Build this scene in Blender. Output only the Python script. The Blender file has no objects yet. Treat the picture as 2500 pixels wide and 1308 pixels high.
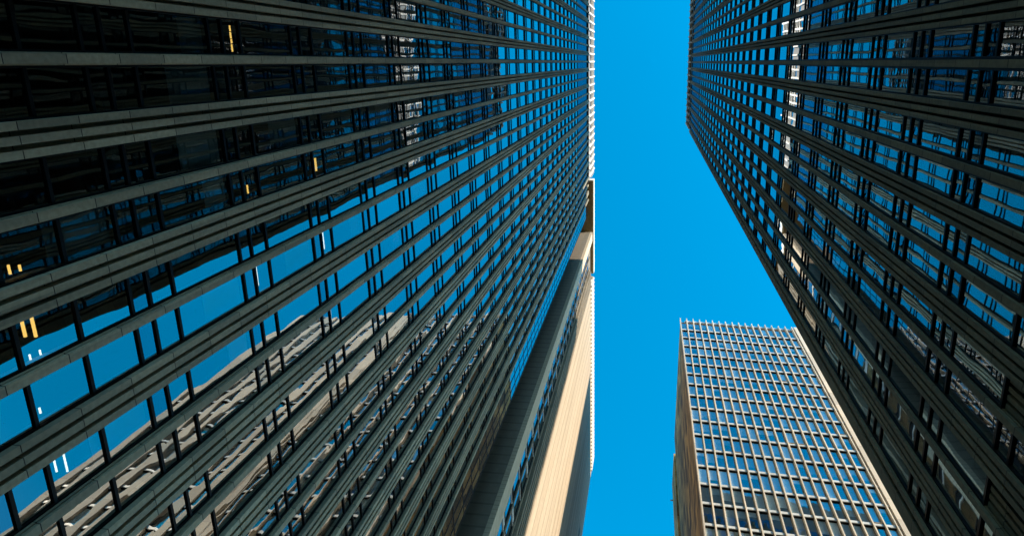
import bpy, bmesh, math, random
from mathutils import Vector, Matrix
R = random.Random(7)
C = bpy.context.scene.collection
sc = bpy.context.scene

# ------------------------------------------------------------------ camera
CZ = 1.6                                   # eye height above the street
S = 11.0                                   # metres per facade unit
F = 1700.0; W0, H0 = 2500.0, 1308.0
def basis():
    z = Vector((1588 - 1250, 152 - 654, F))                 # zenith in camera axes (x right, y down, z forward)
    vx = 1450 - 1250; vy = -(z.x * vx + F * F) / z.y
    y = Vector((vx, vy, F)); z.normalize(); y.normalize()
    return y.cross(z), y, z
AX, AY, AZ = basis()
cam_d = bpy.data.cameras.new('camera'); cam = bpy.data.objects.new('camera', cam_d); C.objects.link(cam)
cam_d.sensor_width = 36; cam_d.lens = 36 * F / W0; cam_d.clip_end = 3000; cam_d.clip_start = 0.1
rt = Vector((AX.x, AY.x, AZ.x)); dn = Vector((AX.y, AY.y, AZ.y)); fw = Vector((AX.z, AY.z, AZ.z))
M = Matrix((rt, -dn, -fw)).transposed().to_4x4(); M.translation = (0, 0, CZ)
cam.matrix_world = M
sc.camera = cam
def project(p):
    v = Vector(p) - Vector((0, 0, CZ)); zz = v.dot(fw)
    if zz < 0.1: return None
    return (1250 + F * v.dot(rt) / zz, 654 + F * v.dot(dn) / zz)
def ray_x(px, py, x):                      # where the sight line through a pixel meets the plane X = x
    d = rt * (px - 1250) + dn * (py - 654) + fw * F
    t = x / d.x
    return Vector((x, d.y * t, CZ + d.z * t))

# ------------------------------------------------------------------ light
SUN = Vector((1.0, -0.454, 0.667)).normalized()
wd = bpy.data.worlds.new('World'); sc.world = wd; wd.use_nodes = True
nt = wd.node_tree; nt.nodes.clear()
sky = nt.nodes.new('ShaderNodeTexSky'); sky.sky_type = 'NISHITA'; sky.sun_disc = False
sky.sun_elevation = math.asin(SUN.z); sky.sun_rotation = math.atan2(SUN.x, SUN.y)
sky.air_density = 1.0; sky.dust_density = 0.3; sky.ozone_density = 2.0
mul = nt.nodes.new('ShaderNodeMix'); mul.data_type = 'RGBA'; mul.blend_type = 'MULTIPLY'; mul.inputs[0].default_value = 1
tc = nt.nodes.new('ShaderNodeTexCoord'); sxyz = nt.nodes.new('ShaderNodeSeparateXYZ'); nt.links.new(tc.outputs['Generated'], sxyz.inputs[0])
rmp = nt.nodes.new('ShaderNodeValToRGB'); nt.links.new(sxyz.outputs['Z'], rmp.inputs[0])
e = rmp.color_ramp.elements                                  # deep cyan overhead, pale haze low down
e[0].position, e[0].color = 0.10, (0.54, 0.70, 0.63, 1)
e[1].position, e[1].color = 0.60, (0.0, 0.63, 0.74, 1)
sc2 = nt.nodes.new('ShaderNodeMix'); sc2.data_type = 'RGBA'; sc2.blend_type = 'MULTIPLY'; sc2.inputs[0].default_value = 1
nt.links.new(rmp.outputs[0], sc2.inputs[6]); sc2.inputs[7].default_value = (2.25, 2.25, 2.25, 1)
nt.links.new(sc2.outputs[2], mul.inputs[7])
bg = nt.nodes.new('ShaderNodeBackground'); bg.inputs[1].default_value = 0.115
out = nt.nodes.new('ShaderNodeOutputWorld')
nt.links.new(sky.outputs[0], mul.inputs[6]); nt.links.new(mul.outputs[2], bg.inputs[0]); nt.links.new(bg.outputs[0], out.inputs[0])
sd = bpy.data.lights.new('sun', 'SUN'); sd.energy = 4.8; sd.angle = math.radians(0.5); sd.color = (1.0, 0.80, 0.58)
so = bpy.data.objects.new('sun', sd); C.objects.link(so); so.rotation_euler = SUN.to_track_quat('Z', 'Y').to_euler()
so.location = (60, -30, 300)
sc.view_settings.view_transform = 'Standard'; sc.view_settings.look = 'None'
sc.view_settings.exposure = 1.0; sc.view_settings.gamma = 1.0; sc.view_settings.use_curve_mapping = False
cy = sc.cycles
cy.max_bounces = 10; cy.glossy_bounces = 7; cy.transparent_max_bounces = 12; cy.diffuse_bounces = 3
cy.caustics_reflective = True; cy.sample_clamp_indirect = 2.0; cy.blur_glossy = 0.5

# ------------------------------------------------------------------ materials
def mat(name):
    m = bpy.data.materials.new(name); m.use_nodes = True; n = m.node_tree; n.nodes.clear()
    o = n.nodes.new('ShaderNodeOutputMaterial'); return m, n, o
def N(n, t, **kw):
    x = n.nodes.new(t)
    for k, v in kw.items(): setattr(x, k, v)
    return x
def math_n(n, op, a, b=None, c=None):
    x = N(n, 'ShaderNodeMath', operation=op)
    for i, v in enumerate((a, b, c)):
        if v is None: continue
        if isinstance(v, (int, float)): x.inputs[i].default_value = v
        else: n.links.new(v, x.inputs[i])
    return x.outputs[0]
def ramp(n, fac, stops):
    r = N(n, 'ShaderNodeValToRGB'); e = r.color_ramp.elements
    e[0].position, e[0].color = stops[0][0], stops[0][1] + (1,)
    e[1].position, e[1].color = stops[1][0], stops[1][1] + (1,)
    for p, c in stops[2:]:
        k = e.new(p); k.color = c + (1,)
    n.links.new(fac, r.inputs[0]); return r.outputs[0]
def mixc(n, fac, a, b, mode='MIX'):
    x = N(n, 'ShaderNodeMix', data_type='RGBA', blend_type=mode)
    for s, v in ((0, fac), (6, a), (7, b)):
        if isinstance(v, (int, float)): x.inputs[s].default_value = v
        elif isinstance(v, tuple): x.inputs[s].default_value = v + (1,)
        else: n.links.new(v, x.inputs[s])
    return x.outputs[2]
def stone(name, c1, c2, joint=None, rough=0.75, jw=0.022, spec=0.3, offset=0.0, grime=0.7):
    m, n, o = mat(name)
    b = N(n, 'ShaderNodeBsdfPrincipled'); b.inputs['Roughness'].default_value = rough
    b.inputs['Specular IOR Level'].default_value = spec
    geo = N(n, 'ShaderNodeNewGeometry'); pos = geo.outputs['Position']
    nz = N(n, 'ShaderNodeTexNoise'); nz.inputs['Scale'].default_value = 9; nz.inputs['Detail'].default_value = 5
    n.links.new(pos, nz.inputs['Vector'])
    col = ramp(n, nz.outputs['Fac'], [(0.3, c1), (0.7, c2)])
    mp = N(n, 'ShaderNodeMapping'); mp.inputs['Scale'].default_value = (1.5, 1.5, 0.09); n.links.new(pos, mp.inputs['Vector'])
    st = N(n, 'ShaderNodeTexNoise'); st.inputs['Scale'].default_value = 1.0; st.inputs['Detail'].default_value = 4
    n.links.new(mp.outputs[0], st.inputs['Vector'])
    col = mixc(n, grime, col, ramp(n, st.outputs['Fac'], [(0.35, (0.62, 0.60, 0.56)), (0.7, (1.12, 1.1, 1.08))]), 'MULTIPLY')
    if joint:
        sx = N(n, 'ShaderNodeSeparateXYZ'); n.links.new(pos, sx.inputs[0])
        q = math_n(n, 'DIVIDE', math_n(n, 'ADD', sx.outputs['Z'], offset), joint)
        f = math_n(n, 'FRACT', q); k = math_n(n, 'LESS_THAN', f, jw / joint)
        # each slab a little different
        wn = N(n, 'ShaderNodeTexWhiteNoise', noise_dimensions='2D')
        cb = N(n, 'ShaderNodeCombineXYZ'); n.links.new(math_n(n, 'FLOOR', q), cb.inputs[0])
        n.links.new(math_n(n, 'FLOOR', math_n(n, 'MULTIPLY', sx.outputs['Y'], 3.7)), cb.inputs[1]); n.links.new(cb.outputs[0], wn.inputs['Vector'])
        col = mixc(n, 1.0, col, ramp(n, wn.outputs['Value'], [(0, (0.76, 0.77, 0.78)), (1, (1.12, 1.10, 1.07))]), 'MULTIPLY')
        col = mixc(n, k, col, (0.015, 0.015, 0.014))
    n.links.new(col, b.inputs['Base Color'])
    bp = N(n, 'ShaderNodeBump'); bp.inputs['Strength'].default_value = 0.25; bp.inputs['Distance'].default_value = 0.01
    n.links.new(nz.outputs['Fac'], bp.inputs['Height']); n.links.new(bp.outputs[0], b.inputs['Normal'])
    n.links.new(b.outputs[0], o.inputs[0]); return m
def plain(name, col, rough=0.5, metal=0.0, spec=0.5, var=0.15):
    m, n, o = mat(name)
    b = N(n, 'ShaderNodeBsdfPrincipled'); b.inputs['Roughness'].default_value = rough; b.inputs['Metallic'].default_value = metal
    b.inputs['Specular IOR Level'].default_value = spec
    geo = N(n, 'ShaderNodeNewGeometry'); nz = N(n, 'ShaderNodeTexNoise'); nz.inputs['Scale'].default_value = 1.7; nz.inputs['Detail'].default_value = 4
    n.links.new(geo.outputs['Position'], nz.inputs['Vector'])
    a = tuple(c * (1 - var) for c in col); d = tuple(c * (1 + var) for c in col)
    n.links.new(ramp(n, nz.outputs['Fac'], [(0.3, a), (0.7, d)]), b.inputs['Base Color'])
    n.links.new(b.outputs[0], o.inputs[0]); return m
def glass(name, tint, base=0.55, trans=(0.45, 0.55, 0.55), wave=0.004, scale=0.8, stretch=(1, 1, 0.45)):
    m, n, o = mat(name)
    geo = N(n, 'ShaderNodeNewGeometry'); oi = N(n, 'ShaderNodeObjectInfo')
    mp = N(n, 'ShaderNodeMapping'); mp.inputs['Scale'].default_value = stretch
    sh = N(n, 'ShaderNodeVectorMath', operation='ADD'); cbx = N(n, 'ShaderNodeCombineXYZ')
    n.links.new(math_n(n, 'MULTIPLY', oi.outputs['Random'], 60.0), cbx.inputs[1]); n.links.new(math_n(n, 'MULTIPLY', oi.outputs['Random'], 230.0), cbx.inputs[2])
    n.links.new(geo.outputs['Position'], sh.inputs[0]); n.links.new(cbx.outputs[0], sh.inputs[1])
    n.links.new(sh.outputs[0], mp.inputs['Vector'])
    nz = N(n, 'ShaderNodeTexNoise'); nz.inputs['Scale'].default_value = scale; nz.inputs['Detail'].default_value = 2.5; nz.inputs['Roughness'].default_value = 0.42
    n.links.new(mp.outputs[0], nz.inputs['Vector'])
    bp = N(n, 'ShaderNodeBump'); bp.inputs['Strength'].default_value = 1; bp.inputs['Distance'].default_value = wave
    n.links.new(nz.outputs['Fac'], bp.inputs['Height'])
    g = N(n, 'ShaderNodeBsdfGlossy'); g.inputs['Roughness'].default_value = 0.0; n.links.new(ramp(n, oi.outputs['Random'], [(0, tuple(c * 0.86 for c in tint)), (1, tint)]), g.inputs['Color'])
    n.links.new(bp.outputs[0], g.inputs['Normal'])
    t = N(n, 'ShaderNodeBsdfTransparent'); t.inputs[0].default_value = trans + (1,)
    lw = N(n, 'ShaderNodeLayerWeight'); lw.inputs['Blend'].default_value = 0.5
    fac = math_n(n, 'ADD', math_n(n, 'MULTIPLY', math_n(n, 'POWER', lw.outputs['Facing'], 2.2), 1 - base), base)
    mx = N(n, 'ShaderNodeMixShader'); n.links.new(fac, mx.inputs[0]); n.links.new(t.outputs[0], mx.inputs[1]); n.links.new(g.outputs[0], mx.inputs[2])
    n.links.new(mx.outputs[0], o.inputs[0]); return m
def clear(name):
    m, n, o = mat(name); t = N(n, 'ShaderNodeBsdfTransparent'); t.inputs[0].default_value = (0.97, 0.99, 0.98, 1)
    n.links.new(t.outputs[0], o.inputs[0]); return m
def lamp(name, col, s):
    m, n, o = mat(name); e = N(n, 'ShaderNodeEmission'); e.inputs[0].default_value = col + (1,); e.inputs[1].default_value = s
    n.links.new(e.outputs[0], o.inputs[0]); return m
def blocks(name, cols, bw, bh, rough=0.8):       # tall masonry blocks on a wall that runs along Y
    m, n, o = mat(name)
    b = N(n, 'ShaderNodeBsdfPrincipled'); b.inputs['Roughness'].default_value = rough; b.inputs['Specular IOR Level'].default_value = 0.2
    geo = N(n, 'ShaderNodeNewGeometry'); sx = N(n, 'ShaderNodeSeparateXYZ'); n.links.new(geo.outputs['Position'], sx.inputs[0])
    cb = N(n, 'ShaderNodeCombineXYZ'); n.links.new(sx.outputs['Z'], cb.inputs[0]); n.links.new(sx.outputs['Y'], cb.inputs[1])
    br = N(n, 'ShaderNodeTexBrick'); n.links.new(cb.outputs[0], br.inputs['Vector'])
    br.inputs['Color1'].default_value = cols[0] + (1,); br.inputs['Color2'].default_value = cols[1] + (1,); br.inputs['Mortar'].default_value = cols[2] + (1,)
    br.inputs['Scale'].default_value = 1; br.inputs['Brick Width'].default_value = bh; br.inputs['Row Height'].default_value = bw
    br.inputs['Mortar Size'].default_value = 0.04; br.inputs['Bias'].default_value = 0.0
    nz = N(n, 'ShaderNodeTexNoise'); nz.inputs['Scale'].default_value = 0.6; nz.inputs['Detail'].default_value = 5; n.links.new(geo.outputs['Position'], nz.inputs['Vector'])
    n.links.new(mixc(n, 1.0, br.outputs['Color'], ramp(n, nz.outputs['Fac'], [(0.3, (0.55, 0.55, 0.55)), (0.7, (1.25, 1.2, 1.15))]), 'MULTIPLY'), b.inputs['Base Color'])
    bp = N(n, 'ShaderNodeBump'); bp.inputs['Strength'].default_value = 0.6; bp.inputs['Distance'].default_value = 0.06
    n.links.new(br.outputs['Fac'], bp.inputs['Height']); bp.invert = True; n.links.new(bp.outputs[0], b.inputs['Normal'])
    n.links.new(b.outputs[0], o.inputs[0]); return m
def ribbed(name, c, axis, pitch, depth=0.03, joint=4.2):   # fine vertical ribs over pale cladding
    m, n, o = mat(name)
    b = N(n, 'ShaderNodeBsdfPrincipled'); b.inputs['Roughness'].default_value = 0.7; b.inputs['Specular IOR Level'].default_value = 0.25
    geo = N(n, 'ShaderNodeNewGeometry'); sx = N(n, 'ShaderNodeSeparateXYZ'); n.links.new(geo.outputs['Position'], sx.inputs[0])
    nz = N(n, 'ShaderNodeTexNoise'); nz.inputs['Scale'].default_value = 2; nz.inputs['Detail'].default_value = 6; n.links.new(geo.outputs['Position'], nz.inputs['Vector'])
    col = ramp(n, nz.outputs['Fac'], [(0.3, tuple(v * 0.9 for v in c)), (0.7, tuple(min(1, v * 1.07) for v in c))])
    mp = N(n, 'ShaderNodeMapping'); mp.inputs['Scale'].default_value = (0.7, 0.7, 0.03); n.links.new(geo.outputs['Position'], mp.inputs['Vector'])
    st = N(n, 'ShaderNodeTexNoise'); st.inputs['Scale'].default_value = 1.0; st.inputs['Detail'].default_value = 6; n.links.new(mp.outputs[0], st.inputs['Vector'])
    col = mixc(n, 0.8, col, ramp(n, st.outputs['Fac'], [(0.32, (0.78, 0.76, 0.73)), (0.66, (1.08, 1.07, 1.06))]), 'MULTIPLY')
    f = math_n(n, 'FRACT', math_n(n, 'DIVIDE', sx.outputs[axis], pitch))
    g = math_n(n, 'LESS_THAN', f, 0.16)
    col = mixc(n, math_n(n, 'MULTIPLY', g, 0.55), col, tuple(v * 0.45 for v in c))
    fz = math_n(n, 'LESS_THAN', math_n(n, 'FRACT', math_n(n, 'DIVIDE', sx.outputs['Z'], joint)), 0.03 / joint * 2)
    col = mixc(n, math_n(n, 'MULTIPLY', fz, 0.6), col, tuple(v * 0.35 for v in c))
    n.links.new(col, b.inputs['Base Color'])
    n.links.new(b.outputs[0], o.inputs[0]); return m

MS = {
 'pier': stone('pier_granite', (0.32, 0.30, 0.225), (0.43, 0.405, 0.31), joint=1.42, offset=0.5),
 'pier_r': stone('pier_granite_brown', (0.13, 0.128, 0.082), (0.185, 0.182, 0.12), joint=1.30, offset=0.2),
 'frame': plain('dark_window_frame', (0.006, 0.0065, 0.007), 0.5, 0.0, 0.12),
 'dark': plain('dark_cladding', (0.020, 0.021, 0.022), 0.6),
 'room': plain('dim_room', (0.06, 0.055, 0.05), 0.9, 0, 0.1),
 'glass': glass('tower_glass', (0.93, 0.97, 1.0), base=0.22, wave=0.006, scale=0.75, stretch=(1, 1, 0.38)),
 'spand': glass('spandrel_glass', (0.70, 0.80, 0.88), base=0.21, wave=0.006, scale=0.95, stretch=(1, 1, 0.38)),
 'louvg': glass('upper_glass', (0.42, 0.55, 0.72), base=0.55, trans=(0.1, 0.12, 0.14), wave=0.002),
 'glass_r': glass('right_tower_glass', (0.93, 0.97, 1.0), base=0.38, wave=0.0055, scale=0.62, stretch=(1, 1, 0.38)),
 'glass2': glass('office_glass', (0.72, 0.84, 0.92), base=0.17, trans=(0.86, 0.91, 0.93), wave=0.003, scale=1.2),
 'clear': clear('pane_back'),
 'crown': stone('crown_panel', (0.20, 0.20, 0.20), (0.27, 0.27, 0.265), rough=0.55, grime=0.2),
 'fin': stone('white_fin', (0.74, 0.72, 0.69), (0.84, 0.82, 0.79), rough=0.5, grime=0.15),
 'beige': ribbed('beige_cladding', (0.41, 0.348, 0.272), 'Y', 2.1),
 'beige_lit': ribbed('lit_corner_cladding', (0.58, 0.495, 0.385), 'Z', 0.55, joint=4.2),  # beige lightened in colour for light reflected onto the corner strip
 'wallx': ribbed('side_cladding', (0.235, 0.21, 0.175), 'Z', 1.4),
 'finb': stone('pale_stone_fin', (0.57, 0.51, 0.435), (0.66, 0.595, 0.51), joint=4.18, grime=0.25),
 'panel': plain('grey_spandrel_panel', (0.52, 0.54, 0.55), 0.45, 0.1),
 'blind': plain('roller_blind', (0.78, 0.79, 0.78), 0.8, 0, 0.1, 0.05),
 'blind2': plain('grey_blind', (0.42, 0.45, 0.47), 0.8, 0, 0.1, 0.05),
 'blind3': plain('slate_blind', (0.20, 0.24, 0.27), 0.8, 0, 0.1, 0.05),
 'rib': stone('brown_rib', (0.20, 0.175, 0.135), (0.27, 0.24, 0.19), joint=4.2),
 'gold': blocks('tawny_stone', ((0.40, 0.27, 0.10), (0.07, 0.045, 0.018), (0.02, 0.015, 0.009)), 1.7, 5.0),  # tawny stone; its gold also holds warm light off the sunlit wall
 'roof': plain('roofing', (0.16, 0.16, 0.16), 0.9),
 'soffit': plain('bronze_soffit', (0.22, 0.16, 0.07), 0.5, 0.2),
 'white': plain('white_edge', (0.80, 0.78, 0.75), 0.5, 0, 0.4, 0.05),
 'asphalt': plain('asphalt', (0.05, 0.05, 0.052), 0.9, 0, 0.2, 0.3),
 'paving': stone('paving', (0.22, 0.21, 0.2), (0.3, 0.29, 0.27), rough=0.85),
 'warm': lamp('warm_lamp', (1.0, 0.52, 0.12), 1.5),
 'cool': lamp('white_lamp', (1.0, 0.88, 0.72), 1.6),
 'steel': plain('steel_rod', (0.2, 0.2, 0.2), 0.4, 0.8),
}

# ------------------------------------------------------------------ mesh helpers
class MB:
    def __init__(s, origin=(0, 0, 0)): s.v = []; s.f = []; s.mi = []; s.o = Vector(origin); s.mats = []
    def m(s, key):
        if key not in s.mats: s.mats.append(key)
        return s.mats.index(key)
    def box(s, x0, x1, y0, y1, z0, z1, key, faces=None):
        if x0 > x1: x0, x1 = x1, x0
        if y0 > y1: y0, y1 = y1, y0
        b = len(s.v); o = s.o
        for z in (z0, z1):
            for x, y in ((x0, y0), (x1, y0), (x1, y1), (x0, y1)): s.v.append((x - o.x, y - o.y, z - o.z))
        q = {'-z': (0, 3, 2, 1), '+z': (4, 5, 6, 7), '-y': (0, 1, 5, 4), '+x': (1, 2, 6, 5), '+y': (2, 3, 7, 6), '-x': (3, 0, 4, 7)}
        for k, f in q.items():
            kk = faces.get(k, key) if faces else key
            s.f.append(tuple(b + i for i in f)); s.mi.append(s.m(kk))
    def prism(s, poly, z0, z1, key):           # poly counter-clockwise in x, y
        a = sum(poly[i][0] * poly[(i + 1) % len(poly)][1] - poly[(i + 1) % len(poly)][0] * poly[i][1] for i in range(len(poly)))
        if a < 0: poly = poly[::-1]
        b = len(s.v); n = len(poly); o = s.o
        for z in (z0, z1):
            for x, y in poly: s.v.append((x - o.x, y - o.y, z - o.z))
        for i in range(n):
            j = (i + 1) % n; s.f.append((b + i, b + j, b + n + j, b + n + i)); s.mi.append(s.m(key))
        s.f.append(tuple(b + i for i in reversed(range(n)))); s.mi.append(s.m(key))
        s.f.append(tuple(b + n + i for i in range(n))); s.mi.append(s.m(key))
    def mesh(s, name):
        me = bpy.data.meshes.new(name); me.from_pydata(s.v, [], s.f)
        for k in s.mats: me.materials.append(MS[k])
        me.polygons.foreach_set('material_index', s.mi); me.update(); return me
def link(name, me, parent=None, loc=(0, 0, 0)):
    o = bpy.data.objects.new(name, me); C.objects.link(o); o.location = loc
    if parent: o.parent = parent
    return o
def thing(name, label, cat, loc):
    o = bpy.data.objects.new(name, None); C.objects.link(o); o.location = loc; o.empty_display_size = 2
    o['label'] = label; o['category'] = cat; return o
def part(name, mb, root): 
    mb_o = mb.mesh(name); return link(name, mb_o, root)
def Zs(z): return CZ + S * z                  # facade units to world height

# ------------------------------------------------------------------ ground
g = MB(); g.box(-900, 900, -900, 900, -1.0, 0.0, 'paving'); gr = link('ground', g.mesh('ground')); gr['kind'] = 'structure'
g = MB(); g.box(-6.0, 4.0, -400, 400, 0.004, 0.010, 'asphalt'); o = link('road', g.mesh('road')); o['kind'] = 'structure'
for x0, x1 in ((-10.9, -6.0), (4.0, 7.1)):
    g = MB(); g.box(x0, x1, -33, 27, 0.004, 0.14, 'paving'); o = link('pavement', g.mesh('pavement')); o['kind'] = 'structure'

# ------------------------------------------------------------------ the twin towers
GD = 0.018                                  # glass set back behind the pier fronts
def tower(label, xf, outw, single0, pitch, kmin, kmax, ytop_lo, ytop_hi, zstart, big, n1, n2, zroof, zcrown, depth, y_lo, y_hi,
          pier_key, jl, ribs=lambda y: False, rib_top=0, split_below=0.0, crown_hi=None, GD=0.018, half_s=0.0108, half_t=0.0300, ck='crown', fk='fin', pg='glass'):
    """xf: world X of the pier fronts, outw: +1 when the facade looks to +X. All y, z in facade units."""
    root = thing('office_tower', label, 'tower', (xf - outw * depth * S / 2, 0, 0))
    ro = root.location
    gx = xf - outw * GD * S                                   # glass plane
    def X(d): return xf - outw * d                              # d metres behind the pier fronts
    piers = []
    for k in range(kmin, kmax + 1):
        piers.append((single0 + k * 2 * pitch, 's')); piers.append((single0 + (2 * k + 1) * pitch, 't'))
    piers = [p for p in piers if y_lo <= p[0] <= y_hi]
    ztop = Zs(zroof)
    for yc, kind in piers:
        b = MB(ro); y = yc * S
        if kind == 's':
            w, w2, ft = half_s * 0.79 * S, half_s * S, 0.09
            pr = [(X(0.5), y - w2), (X(ft), y - w2), (X(ft), y - w), (X(0), y - w), (X(0), y + w), (X(ft), y + w), (X(ft), y + w2), (X(0.5), y + w2)]
        else:
            fw_, gv, gd = half_t * 0.467 * S, half_t * 0.30 * S, 0.20
            w2 = half_t * S; pr = [(X(0.5), y - w2)]; yy = y - w2
            for i in range(3):
                pr += [(X(0), yy), (X(0), yy + fw_)]; yy += fw_
                if i < 2: pr += [(X(gd), yy), (X(gd), yy + gv)]; yy += gv
            pr += [(X(0.5), yy)]
        b.prism(pr, 0.14, ztop, pier_key)
        part('stone_pier' if kind == 's' else 'clustered_pier', b, root)
    P = big + n1 + n2
    nfl = int(round((zroof - zstart) / P))
    # one storey of one bay, local origin: bay centre on the glass plane, foot of the big pane
    bw = (pitch - half_s - half_t) * S
    jam = 0.045
    def unit_bars(split, w): 
        z = [0, big * S, (big + n1) * S]
        if split: z.append(big * S * 0.49)
        return z
    def frame_into(b, ox, oy, oz, split):
        hb = 0.042
        y0, y1 = oy - bw / 2, oy + bw / 2
        for zb in unit_bars(split, bw):
            b.box(ox - outw * 0.05, ox + outw * 0.045, y0 + jam, y1 - jam, oz + zb - hb, oz + zb + hb, 'frame')
        b.box(ox - outw * 0.05, ox + outw * 0.04, y0 - 0.03, y0 + jam, oz - hb, oz + P * S - hb, 'frame')
        b.box(ox - outw * 0.05, ox + outw * 0.04, y1 - jam, y1 + 0.03, oz - hb, oz + P * S - hb, 'frame')
    def pane_faces(key): return {('+x' if outw > 0 else '-x'): key}
    def pane_into(b, ox, oy, oz, z0, z1, key):
        b.box(ox - outw * 0.02, ox, oy - bw / 2 + jam, oy + bw / 2 - jam, oz + z0 + 0.04, oz + z1 - 0.04, 'clear', pane_faces(key))
    units = []
    for (ya, ka), (yb, kb) in zip(piers[:-1], piers[1:]):
        ha = half_s if ka == 's' else half_t; hb = half_s if kb == 's' else half_t
        yc = (ya + ha + yb - hb) / 2 * S
        for f in range(nfl):
            z0 = zstart + f * P
            if z0 + P > zroof + 0.02: continue
            upper = z0 > zroof - 1.95
            if ribs(yc / S) and z0 + 0.06 < rib_top: continue
            units.append((yc, Zs(z0), upper, (z0 + 0.1) < split_below))
    def area(u):
        yc, z, up, sp = u
        pts = [project((gx, yc + dy, z + dz)) for dy, dz in ((-bw / 2, 0), (bw / 2, 0), (bw / 2, P * S), (-bw / 2, P * S))]
        if any(p is None for p in pts): return 0
        pts = [(min(max(p[0], 0), W0), min(max(p[1], 0), H0)) for p in pts]
        return abs(sum(pts[i][0] * pts[(i + 1) % 4][1] - pts[(i + 1) % 4][0] * pts[i][1] for i in range(4))) / 2
    units.sort(key=area, reverse=True)
    solo = [u for u in units[:100] if not u[2]]; rest = [u for u in units if u not in set(solo)]
    meshes = {}
    for sp in (False, True):
        b = MB(); frame_into(b, 0, 0, 0, sp); meshes['f', sp] = b.mesh('window')
    def pm(z0, z1, key, nm):
        b = MB(); b.box(-outw * 0.02, 0, -bw / 2 + jam, bw / 2 - jam, z0 + 0.04 - (z0 + z1) / 2, z1 - 0.04 - (z0 + z1) / 2, 'clear', pane_faces(key)); return b.mesh(nm)
    zz = (0, big * S * 0.49, big * S, (big + n1) * S, P * S)
    meshes['p'] = pm(0, zz[2], pg, 'pane'); meshes['pl'] = pm(0, zz[1], pg, 'pane'); meshes['pu'] = pm(zz[1], zz[2], pg, 'pane')
    meshes['s1'] = pm(zz[2], zz[3], 'spand', 'spandrel_pane'); meshes['s2'] = pm(zz[3], zz[4], pg, 'spandrel_pane')
    def tilt(): return (0, R.gauss(0, 0.0028), R.gauss(0, 0.0028))
    for yc, z, up, sp in solo:
        w = link('window', meshes['f', sp], root, (gx - ro.x, yc - ro.y, z - ro.z))
        ps = ((('pl', 0, 1), ('pu', 1, 2)) if sp else (('p', 0, 2),))
        for k, a, c in ps:
            o = link('pane', meshes[k], w, (0, 0, (zz[a] + zz[c]) / 2)); o.rotation_euler = tilt()
        o = link('spandrel_pane', meshes['s1'], w, (0, 0, (zz[2] + zz[3]) / 2)); o.rotation_euler = tilt()
        o = link('spandrel_pane', meshes['s2'], w, (0, 0, (zz[3] + zz[4]) / 2)); o.rotation_euler = tilt()
        if R.random() < 0.4:                                     # a shade drawn part of the way
            k = ('bl', R.choice((0.35, 0.6, 0.95)), R.choice(('blind2', 'blind3', 'blind3')))
            if k not in meshes:
                q = MB(); q.box(-outw * 0.16, -outw * 0.14, -bw / 2 + jam + 0.01, bw / 2 - jam - 0.01, -zz[2] * k[1] + 0.05, -0.06, k[2]); meshes[k] = q.mesh('roller_blind')
            link('roller_blind', meshes[k], w, (0, 0, zz[2]))
    b = MB(ro)
    for yc, z, up, sp in rest:
        if not up:
            frame_into(b, gx, yc, z, sp)
            for a, c, key in ((0, 2, pg), (2, 3, 'spand'), (3, 4, pg)):
                n0 = len(b.v); pane_into(b, gx, yc, z, zz[a], zz[c], key)
                ty, tz = R.gauss(0, 0.0028), R.gauss(0, 0.0028); zc = z + (zz[a] + zz[c]) / 2 - ro.z; yl = yc - ro.y
                for i in range(n0, len(b.v)):
                    x, y, q = b.v[i]; b.v[i] = (x + (q - zc) * ty + (y - yl) * tz, y, q)
        else:                                                   # plant storeys: close bars in front of dark glass
            y0, y1 = yc - bw / 2, yc + bw / 2
            for i in range(5):
                za = z + i * P * S / 5
                b.box(gx - outw * 0.05, gx + outw * 0.012, y0 + jam, y1 - jam, za - 0.05, za + 0.05, 'frame')
                pane_into(b, gx, yc, za, 0, P * S / 5, 'louvg')
            b.box(gx - outw * 0.05, gx + outw * 0.04, y0 - 0.03, y0 + jam, z - 0.09, z + P * S - 0.09, 'frame')
            b.box(gx - outw * 0.05, gx + outw * 0.04, y1 - jam, y1 + 0.03, z - 0.09, z + P * S - 0.09, 'frame')
    o = part('window', b, root); o['kind'] = 'stuff'
    # storey floors behind the glass, dark core
    bx = MB(ro)
    ylo, yhi = y_lo * S, y_hi * S
    for f in range(nfl + 1):
        z0 = Zs(zstart + f * P) - n2 * S * 0.9
        bx.box(X(GD * S + 0.35), X(7.0), ylo, yhi, z0, z0 + 0.45, 'room')
    part('floor_slab', bx, root)['kind'] = 'stuff'
    b = MB(ro); b.box(X(7.0), X(depth * S), ylo, yhi, 0, ztop, 'dark'); part('core_wall', b, root)
    b = MB(ro); b.box(X(0.5), X(6.998), ylo, ylo + 0.4, 0, ztop, pier_key); b.box(X(0.5), X(6.998), yhi - 0.4, yhi, 0, ztop, pier_key)
    part('end_wall', b, root)
    b = MB(ro); b.box(X(0.5), X(0.95), ylo + 0.4, yhi - 0.4, 0.14, Zs(zstart) - 0.1, pier_key); part('plinth', b, root)
    b = MB(ro); zt_ = Zs(zstart + math.floor((zroof + 0.02 - zstart) / P) * P) - 0.07
    if ztop - zt_ > 0.3: b.box(X(GD * S + 0.1), X(0.95), ylo + 0.4, yhi - 0.4, zt_, ztop - 0.01, 'dark'); part('frieze', b, root)
    # ribbed stone panels in the lower bays
    bays = sorted({u for u in [((ya + (half_s if ka == 's' else half_t) + yb - (half_s if kb == 's' else half_t)) / 2) for (ya, ka), (yb, kb) in zip(piers[:-1], piers[1:])]})
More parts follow.
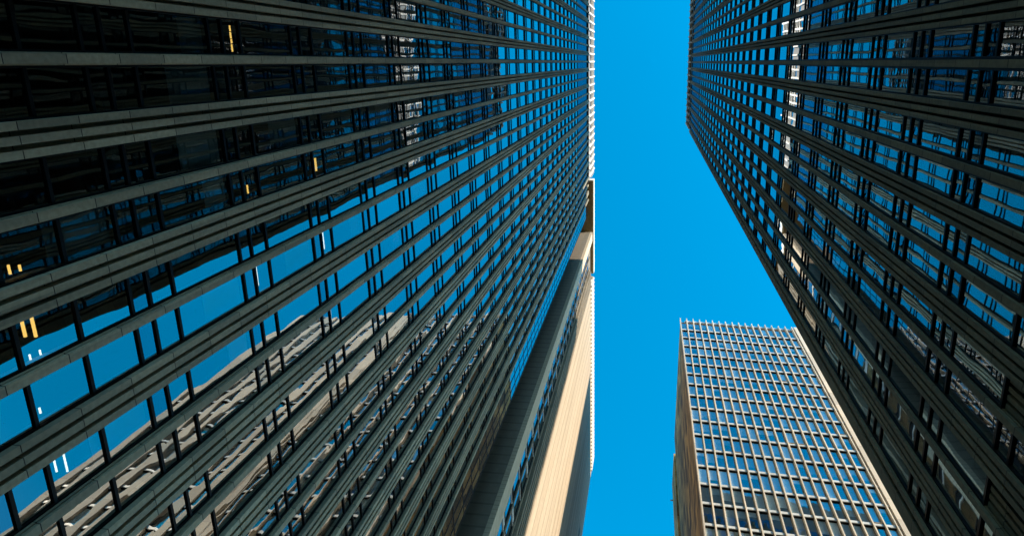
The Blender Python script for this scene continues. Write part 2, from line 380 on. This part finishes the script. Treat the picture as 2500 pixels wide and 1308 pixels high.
    for yc in bays:
        if not ribs(yc): continue
        b = MB(ro); y0 = yc * S - bw / 2
        zt = max(Zs(zstart + (math.floor((rib_top - 0.06 - zstart) / P) + 1) * P) - 0.08, 3)
        b.box(X(0.55), X(0.7), y0 + 0.01, y0 + bw - 0.01, 1.5, zt, pier_key)
        for i in range(4):
            c = y0 + (i + 0.5) * bw / 4
            b.box(X(0.12), X(0.549), c - bw / 14, c + bw / 14, 1.5, zt - 0.03 - 0.0 * i, pier_key)
        part('ribbed_panel', b, root)
    # crown: open fins and rails over a low screen, unseen walls added to block sun
    ch = (crown_hi if crown_hi is not None else y_hi) * S
    zc0, zc1 = ztop, Zs(zcrown); zm = zc0 + (zc1 - zc0) * 0.42
    b = MB(ro); b.box(X(0.22), X(0.5), ylo, ch, zc0, zm, ck); part('crown_screen', b, root)
    b = MB(ro); b.box(X(3.0), X(3.4), ylo + 2, ch - 1.2, zc0 + 0.4, zc1 + 2.4, 'crown'); b.box(X(3.401), X(depth * S - 1), ylo + 2, ylo + 2.4, zc0 + 0.4, zc1 + 0.4, 'crown')
    b.box(X(3.401), X(depth * S - 1), ch - 0.4, ch, zc0 + 0.4, zc1 - 0.2, 'crown'); b.box(X(depth * S - 1), X(depth * S - 0.6), ylo + 2, ch, zc0 + 0.4, zc1 - 0.2, 'crown')
    part('sun_block_wall', b, root)
    b = MB(ro); b.box(X(0.02), X(0.219), ylo, ch, zc0 + 0.002, zc0 + 0.5, 'dark'); part('crown_ledge', b, root)
    b = MB(ro); b.box(X(0.501), X(depth * S - 0.41), ylo + 0.41, ch - 0.41, zc0 + 0.003, zc0 + 0.4, 'roof'); part('roof', b, root)
    for q in (0.55, 0.70, 0.85, 0.98):
        zq = zc0 + (zc1 - zc0) * q; b = MB(ro); b.box(X(0.0), X(0.30), ylo, ch, zq - 0.14, zq + 0.14, fk); part('crown_rail', b, root)
    for yc, kind in piers:
        if yc * S > ch: continue
        b = MB(ro); w = 0.14
        b.box(X(-0.12), X(0.419), yc * S - w, yc * S + w, zc0 + 0.501, zc1, fk); part('crown_fin', b, root)
    return root

XL, XR = -S, 0.65 * S
left = tower('dark stone and glass tower filling the left side, blue sky mirrored in its windows', XL, 1, -0.039, 0.1275, -12, 9,
             None, None, 0.1055, 0.264, 0.0543, 0.0760, 11.98, 13.15, 3.2, -3.0, 2.27, 'pier', 1.42, split_below=1.0, crown_hi=1.97)
def rib_bay(y): return y > 0.33 and int(math.floor((y - 0.4425) / 0.1045)) % 2 == 1
right = tower('dark brown stone and glass tower on the right with ribbed panels low at its edge', XR, -1, 0.0245, 0.1045, -15, 6,
              None, None, 0.2785, 0.2346, 0.0596, 0.0558, 11.98, 13.1, 4.3, -3.0, 1.085, 'pier_r', 1.3, ribs=rib_bay, rib_top=1.34, pg='glass_r', GD=0.011, half_s=0.0095, half_t=0.0245, ck='dark', fk='rib')  # right crown in dark and brown: its shade and warm reflected light in colour
# corner pier and rear face of the right tower
ro = right.location
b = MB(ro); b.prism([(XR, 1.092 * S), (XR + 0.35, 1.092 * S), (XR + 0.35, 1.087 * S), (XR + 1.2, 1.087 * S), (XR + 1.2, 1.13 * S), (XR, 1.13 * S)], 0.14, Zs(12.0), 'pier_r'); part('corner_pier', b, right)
b = MB(ro)
x = XR + 1.25
while x < XR + 4.25 * S:
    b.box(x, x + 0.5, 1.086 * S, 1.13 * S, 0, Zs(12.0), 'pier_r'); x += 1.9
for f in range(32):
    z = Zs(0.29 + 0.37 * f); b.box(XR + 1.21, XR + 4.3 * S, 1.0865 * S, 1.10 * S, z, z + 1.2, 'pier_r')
    b.box(XR + 1.21, XR + 4.3 * S, 1.0867 * S, 1.09 * S, z + 1.201, z + 4.06, 'louvg')
part('rear_facade', b, right)
# glazed end bay of the left tower
lo = left.location
b = MB(lo)
for f in range(58):
    z = Zs(0.109 + f * 0.2042); hz = 0.05
    b.box(XL - 0.22, XL - 0.115, 2.285 * S, 2.50 * S, z - 0.06, z + 0.06, 'frame')
for y in (2.285, 2.355, 2.43, 2.495):
    b.box(XL - 0.23, XL - 0.11, y * S - 0.05, y * S + 0.05, 0.2, Zs(11.5), 'frame')
eb = part('end_bay', b, left)
for y0, y1 in ((2.285, 2.355), (2.355, 2.43), (2.43, 2.495)):
    b = MB(lo); b.box(XL - 0.15, XL - 0.13, y0 * S + 0.05, y1 * S - 0.05, 0.2, Zs(11.5), 'clear', {'+x': 'glass'})
    o = part('pane', b, eb); o.location = (0, 0, 0)
b = MB(lo); b.box(XL - 3.2 * S, XL - 1.2, 2.275 * S, 2.50 * S, 0, Zs(11.5), 'dark'); part('end_bay_wall', b, left)

# ------------------------------------------------------------------ pale building behind the left tower
XB = -0.96 * S
YA, YB = 2.90 * S, 7.6 * S
pale = thing('office_building', 'pale ribbed building behind the left tower, a tall strip of it lit by the sun', 'building', (-2 * S, 5.2 * S, 0))
po = pale.location; ZT = Zs(12.25)
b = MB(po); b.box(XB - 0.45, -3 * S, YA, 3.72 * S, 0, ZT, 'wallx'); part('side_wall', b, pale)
b = MB(po); b.box(XB, XB - 0.449, YA + 0.002, 3.065 * S, 0, ZT - 0.01, 'beige_lit'); part('corner_pier', b, pale)
# window strip
nfl = 34; fh = 0.34 * S
for y in (3.09, 3.30, 3.50):
    rec = MB(po); rec.box(XB - 0.25, XB - 0.449, y * S - 0.14, y * S + 0.14, 0.1, Zs(12.0), 'rib'); part('window_post', rec, pale)
cand = []
for f in range(nfl):
    z = Zs(0.2) + f * fh
    if z + fh > Zs(12.05): break
    for y0, y1 in ((3.105, 3.285), (3.315, 3.485)):
        cand.append((y0 * S + 0.01, y1 * S - 0.01, z))
cand.sort(key=lambda c: -c[2])
for y0, y1, z in cand[:]:
    b = MB((XB - 0.44, (y0 + y1) / 2, z)); b.box(XB - 0.44, XB - 0.34, y0, y1, z, z + 0.18, 'panel'); b.box(XB - 0.44, XB - 0.36, y0, y1, z + 0.95, z + 1.08, 'frame'); b.box(XB - 0.445, XB - 0.35, y0, y0 + 0.05, z + 0.1, z + fh - 0.002, 'frame'); b.box(XB - 0.445, XB - 0.35, y1 - 0.05, y1, z + 0.1, z + fh - 0.002, 'frame')
    w = link('window', b.mesh('window'), pale, Vector((XB - 0.44, (y0 + y1) / 2, z)) - po)
    p = MB((XB - 0.44, (y0 + y1) / 2, z)); p.box(XB - 0.43, XB - 0.40, y0 + 0.051, y1 - 0.051, z + 0.181, z + 0.949, 'panel' if R.random() < 0.3 else 'frame')
    link('spandrel_panel', p.mesh('spandrel_panel'), w)
    p = MB((XB - 0.44, (y0 + y1) / 2, z)); p.box(XB - 0.43, XB - 0.40, y0 + 0.051, y1 - 0.051, z + 1.081, z + fh - 0.001, 'clear', {'+x': 'spand'})
    link('pane', p.mesh('pane'), w)
    if len(pale.children) > 95: break
# ribbed strip
b = MB(po)
for i in range(5):
    y = 3.53 + i * 0.062
    b.box(XB + 0.05, XB - 0.449, y * S, (y + 0.034) * S, 0, Zs(11.9), 'rib')
part('ribbed_strip', b, pale)
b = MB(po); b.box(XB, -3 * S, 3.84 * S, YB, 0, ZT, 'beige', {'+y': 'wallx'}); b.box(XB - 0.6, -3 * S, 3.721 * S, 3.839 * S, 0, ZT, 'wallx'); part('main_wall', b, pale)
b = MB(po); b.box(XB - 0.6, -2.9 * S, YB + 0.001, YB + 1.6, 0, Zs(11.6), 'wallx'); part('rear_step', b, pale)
b = MB(po); b.box(XB + 0.02, XB - 0.02 + 0.039, 7.1 * S, 7.22 * S, 0, Zs(9.6), 'dark'); part('dark_strip', b, pale)  # flat dark strip just proud of the wall face
for i in range(int((YB - 3.75 * S) / 0.85)):
    y = 3.78 * S + i * 0.85
    if y > YB - 0.3: break
    b = MB(po); b.box(XB + 0.28, XB - 0.5, y, y + 0.30, ZT + 0.001 - 4.6, ZT + 1.4, 'fin'); part('parapet_tooth', b, pale)
b = MB(po); b.box(XB + 0.05, XB - 0.4, 3.76 * S, YB - 0.01, ZT + 0.002, ZT + 1.2, 'beige'); part('parapet', b, pale)
# roof canopy reaching towards the left tower
b = MB(po); b.box(-0.955 * S, -1.9 * S, 1.985 * S, 3.70 * S, Zs(12.32), Zs(12.36), 'soffit'); cn = part('roof_canopy', b, pale)
b = MB(po); b.box(-0.945 * S, -1.9 * S, 1.98 * S, 3.705 * S, Zs(12.36) + 0.002, Zs(12.54), 'white'); part('canopy_edge', b, cn).location = (0, 0, 0)

# ------------------------------------------------------------------ finned building at the end of the street
A = Vector((0.66 * S, 4.69 * S, 0)); yaw = math.radians(3.0)
ux = Vector((math.cos(yaw), math.sin(yaw), 0)); nx = Vector((math.sin(yaw), -math.cos(yaw), 0))       # along the front, out of the front
far = thing('office_building', 'sunlit building at the street end with pale vertical fins and tawny stone side', 'building', (A.x + 20, A.y + 20, 0))
fo = far.location
Zf = Zs(12.80); bay = 0.1185 * S; nb = 38; FH = 0.380 * S
class FB(MB):                                 # boxes given along the front (u), out of it (d) and up
    def ub(s, u0, u1, d0, d1, z0, z1, key, faces=None):
        b = len(s.v); o = s.o
        if d0 > d1: d0, d1 = d1, d0
        for z in (z0, z1):
            for u, d in ((u0, d1), (u1, d1), (u1, d0), (u0, d0)):
                p = A + ux * u + nx * d; s.v.append((p.x - o.x, p.y - o.y, z - o.z))
        q = {'-z': (0, 3, 2, 1), '+z': (4, 5, 6, 7), 'front': (0, 1, 5, 4), 'r': (1, 2, 6, 5), 'back': (2, 3, 7, 6), 'l': (3, 0, 4, 7)}
        for k, f in q.items():
            s.f.append(tuple(b + i for i in f)); s.mi.append(s.m(faces.get(k, key) if faces else key))
# body as a four-cornered plan
D = Vector((0.618 * S, 8.31 * S, 0))
b = MB(fo)
p0 = A - nx * 0.9; p1 = A + ux * (nb * bay + 1.5) - nx * 0.9; p2 = p1 + Vector((-1, 38, 0)); p3 = D + Vector((0.9, 0, 0))
p0 = p0 + ux * 0.9
b.prism([(p.x, p.y) for p in (p0, p1, p2, p3)], 0, Zf - 0.6, 'dark'); part('core_wall', b, far)
# tawny side wall in two leaves with a dark slot
b = MB(fo)
def along(t): return A + (D - A) * t
def leaf(t0, t1, off, key, z1, mb):
    a, c = along(t0), along(t1); mb.prism([(a.x + off, a.y), (a.x + 0.88, a.y), (c.x + 0.88, c.y), (c.x + off, c.y)], 0, z1, key)
leaf(0.022, 0.70, 0.0, 'gold', Zf, b); leaf(0.80, 1.0, 0.0, 'gold', Zf, b); part('side_wall', b, far)
b = MB(fo); leaf(0.701, 0.799, 0.35, 'gold', Zf - 1.0, b); part('side_slot', b, far)
# windows and spandrels
units = []
for j in range(33):
    z = 2.6 + j * FH
    if z + FH > Zf: break
    for i in range(nb): units.append((i, z))
def farea(u):
    i, z = u; pts = []
    for du, dz in ((0, 0), (1, 0), (1, 1), (0, 1)):
        p = A + ux * ((i + du) * bay); pts.append(project((p.x, p.y, z + dz * FH)))
    if pts[0] is None: return 0
    pts = [(min(max(p[0], 0), W0), min(max(p[1], 0), H0)) for p in pts]
    if pts[0][0] > 1960 + 0.5 * (pts[0][1] - 800): return 0
    return abs(sum(pts[k][0] * pts[(k + 1) % 4][1] - pts[(k + 1) % 4][0] * pts[k][1] for k in range(4))) / 2
units.sort(key=farea, reverse=True)
zoff = (12.78 - math.floor((12.78) / 0.38) * 0.38)
def uu(i, m=0.085): return i * bay + m, (i + 1) * bay - m
def wu(b, i, z):
    u0, u1 = uu(i)
    b.ub(u0, u1, -0.50, -0.30, z + 0.50, z + 0.56, 'frame'); b.ub(u0, u1, -0.50, -0.26, z - 0.05, z + 0.06, 'frame')
    b.ub(u0, u0 + 0.05, -0.50, -0.43, z, z + FH - 0.05, 'frame'); b.ub(u1 - 0.05, u1, -0.50, -0.43, z, z + FH - 0.05, 'frame')
def ws(b, i, z):
    u0, u1 = uu(i, 0.133)
    b.ub(u0, u1, -0.50, -0.16, z + 0.061, z + 0.499, 'panel')
def wp(b, i, z, ty, tz):
    u0, u1 = uu(i, 0.133); n0 = len(b.v)
    b.ub(u0, u1, -0.42, -0.40, z + 0.561, z + FH - 0.051, 'clear', {'front': 'glass2'})
    zc = z + 2.7 - b.o.z; c = A + ux * ((i + 0.5) * bay) - b.o
    for k in range(n0, len(b.v)):
        v = Vector(b.v[k]); q = (v.z - zc) * ty + (v - c).dot(ux) * tz; v += nx * q; b.v[k] = tuple(v)
def wb(b, i, z, h):
    u0, u1 = uu(i, 0.143)
    b.ub(u0, u1, -0.50, -0.48, z + FH - 0.06 - h[0], z + FH - 0.06, h[1])
blinds = {}
pale_rows = {R.randrange(17, 33) for _ in range(3)}
for i, z in units:
    row = int((z - 2.5) / FH)
    pr = 0.85 if row in pale_rows else 0.80  # a few real blinds, most added to pale the blue reflections
    if R.random() < pr: blinds[i, z] = (R.choice((3.5, 3.5, 2.4, 1.4, 0.9)), R.choice(('blind', 'blind', 'blind2', 'blind3')) if row in pale_rows else R.choice(('blind', 'blind2', 'blind2', 'blind3')))
for i, z in units[:100]:
    c = A + ux * ((i + 0.5) * bay); c.z = z
    b = FB(c); wu(b, i, z); w = link('window', b.mesh('window'), far, c - fo)
    b = FB(c); ws(b, i, z); link('spandrel_panel', b.mesh('spandrel_panel'), w)
    b = FB(c); wp(b, i, z, R.gauss(0, 0.004), R.gauss(0, 0.004)); link('pane', b.mesh('pane'), w)
    if (i, z) in blinds:
        b = FB(c); wb(b, i, z, blinds[i, z]); link('blind', b.mesh('blind'), w)
b = FB(fo)
for i, z in units[100:]:
    wu(b, i, z); ws(b, i, z); wp(b, i, z, R.gauss(0, 0.004), R.gauss(0, 0.004))
    if (i, z) in blinds: wb(b, i, z, blinds[i, z])
part('window', b, far)['kind'] = 'stuff'
for i, j in ((4, 27), (12, 27), (6, 25), (9, 25), (4, 21), (11, 22), (10, 22), (16, 23), (17, 21), (15, 18)):
    z = 2.6 + j * FH; u0, u1 = uu(i); b = FB(fo); b.ub(u0 + 0.02, u1 - 0.02, -0.31, -0.10, z + 0.505, z + 0.62, 'soffit'); part('open_vent', b, far)
for i in range(20):
    b = FB(fo); c = i * bay; w = 0.08
    b.ub(c - w, c + w, -0.62, 0.0, 0, Zf + 0.35, 'finb'); part('stone_fin', b, far)
b = FB(fo); b.ub(22.55, 23.30, -0.6, 0.03, 0, Zf + 0.2, 'finb'); part('broad_pier', b, far)
u = 23.36
while u < nb * bay + 1.2:                     # beyond the fins the front goes on in broad stone bays
    b = FB(fo); b.ub(u, u + 1.35, -0.6, 0.0, 0, Zf + 0.1, 'finb'); part('broad_pier', b, far); u += 2.6
b = FB(fo); b.ub(0.9, nb * bay + 1, -0.9, -0.45, Zf - 0.6, Zf + 0.1, 'panel'); part('parapet', b, far)
b = MB(fo); d = along(1.0); b.box(d.x - 0.55, d.x, d.y - 0.3, d.y - 0.1, Zf - 6.2, Zf - 6.0, 'steel'); part('wall_bracket', b, far)

# ------------------------------------------------------------------ lamps glowing inside the left tower
def strip_lamp(label, segs, key, group=None, x=XL - GD * S - 0.30, w=0.017):
    a = ray_x(*segs[0][0], x)
    t = thing('ceiling_lamp', label, 'lamp', tuple(a))
    if group: t['group'] = group
    for p, q in segs:
        a1, c1 = ray_x(*p, x), ray_x(*q, x)
        b = MB(a); n = 6
        y0, y1 = sorted((a1.y, c1.y)); zc = (a1.z + c1.z) / 2
        b.box(x - w, x + w, y0 - 0.03, y1 + 0.03, zc - w, zc + w, key)
        link('tube', b.mesh('tube'), t)
strip_lamp('dotted string of yellow light in a dark window near the top left', [((561, 66), (561, 74)), ((563, 82), (563, 92)), ((565, 99), (565, 104)), ((566, 112), (567, 124))], 'warm')
strip_lamp('single short yellow bar of light in a narrow dark pane', [((770, 388), (771, 416))], 'warm', w=0.028)
strip_lamp('two small yellow lights either side of a dark mullion', [((604, 454), (605, 470)), ((630, 456), (631, 466))], 'warm')
strip_lamp('two yellow dots of light at the far left edge above the clustered pier', [((22, 650), (23, 666)), ((48, 650), (49, 658))], 'warm')
strip_lamp('pair of long yellow bars of light at the far left in a dark window', [((55, 786), (60, 819)), ((78, 775), (86, 819))], 'warm', w=0.022)
strip_lamp('two white glints below the pair of yellow bars', [((73, 868), (74, 876)), ((98, 857), (99, 866))], 'cool', w=0.013)
strip_lamp('single white dot of light in a big blue pane at the left', [((97, 998), (98, 1005))], 'cool', w=0.014)
strip_lamp('pair of white bars of light in the blue pane at the lower left', [((132, 1120), (137, 1148)), ((156, 1106), (163, 1148))], 'cool', w=0.014)
strip_lamp('white strip of light in the narrow blue pane, rightmost of the three', [((788, 563), (791, 606))], 'cool', w=0.014)
strip_lamp('faint white strip of light in the narrow blue pane, leftmost of the three', [((627, 652), (629, 696))], 'cool', w=0.012)
strip_lamp('white strip of light in the narrow blue pane, lowest of the three', [((806, 746), (808, 778))], 'cool', w=0.014)
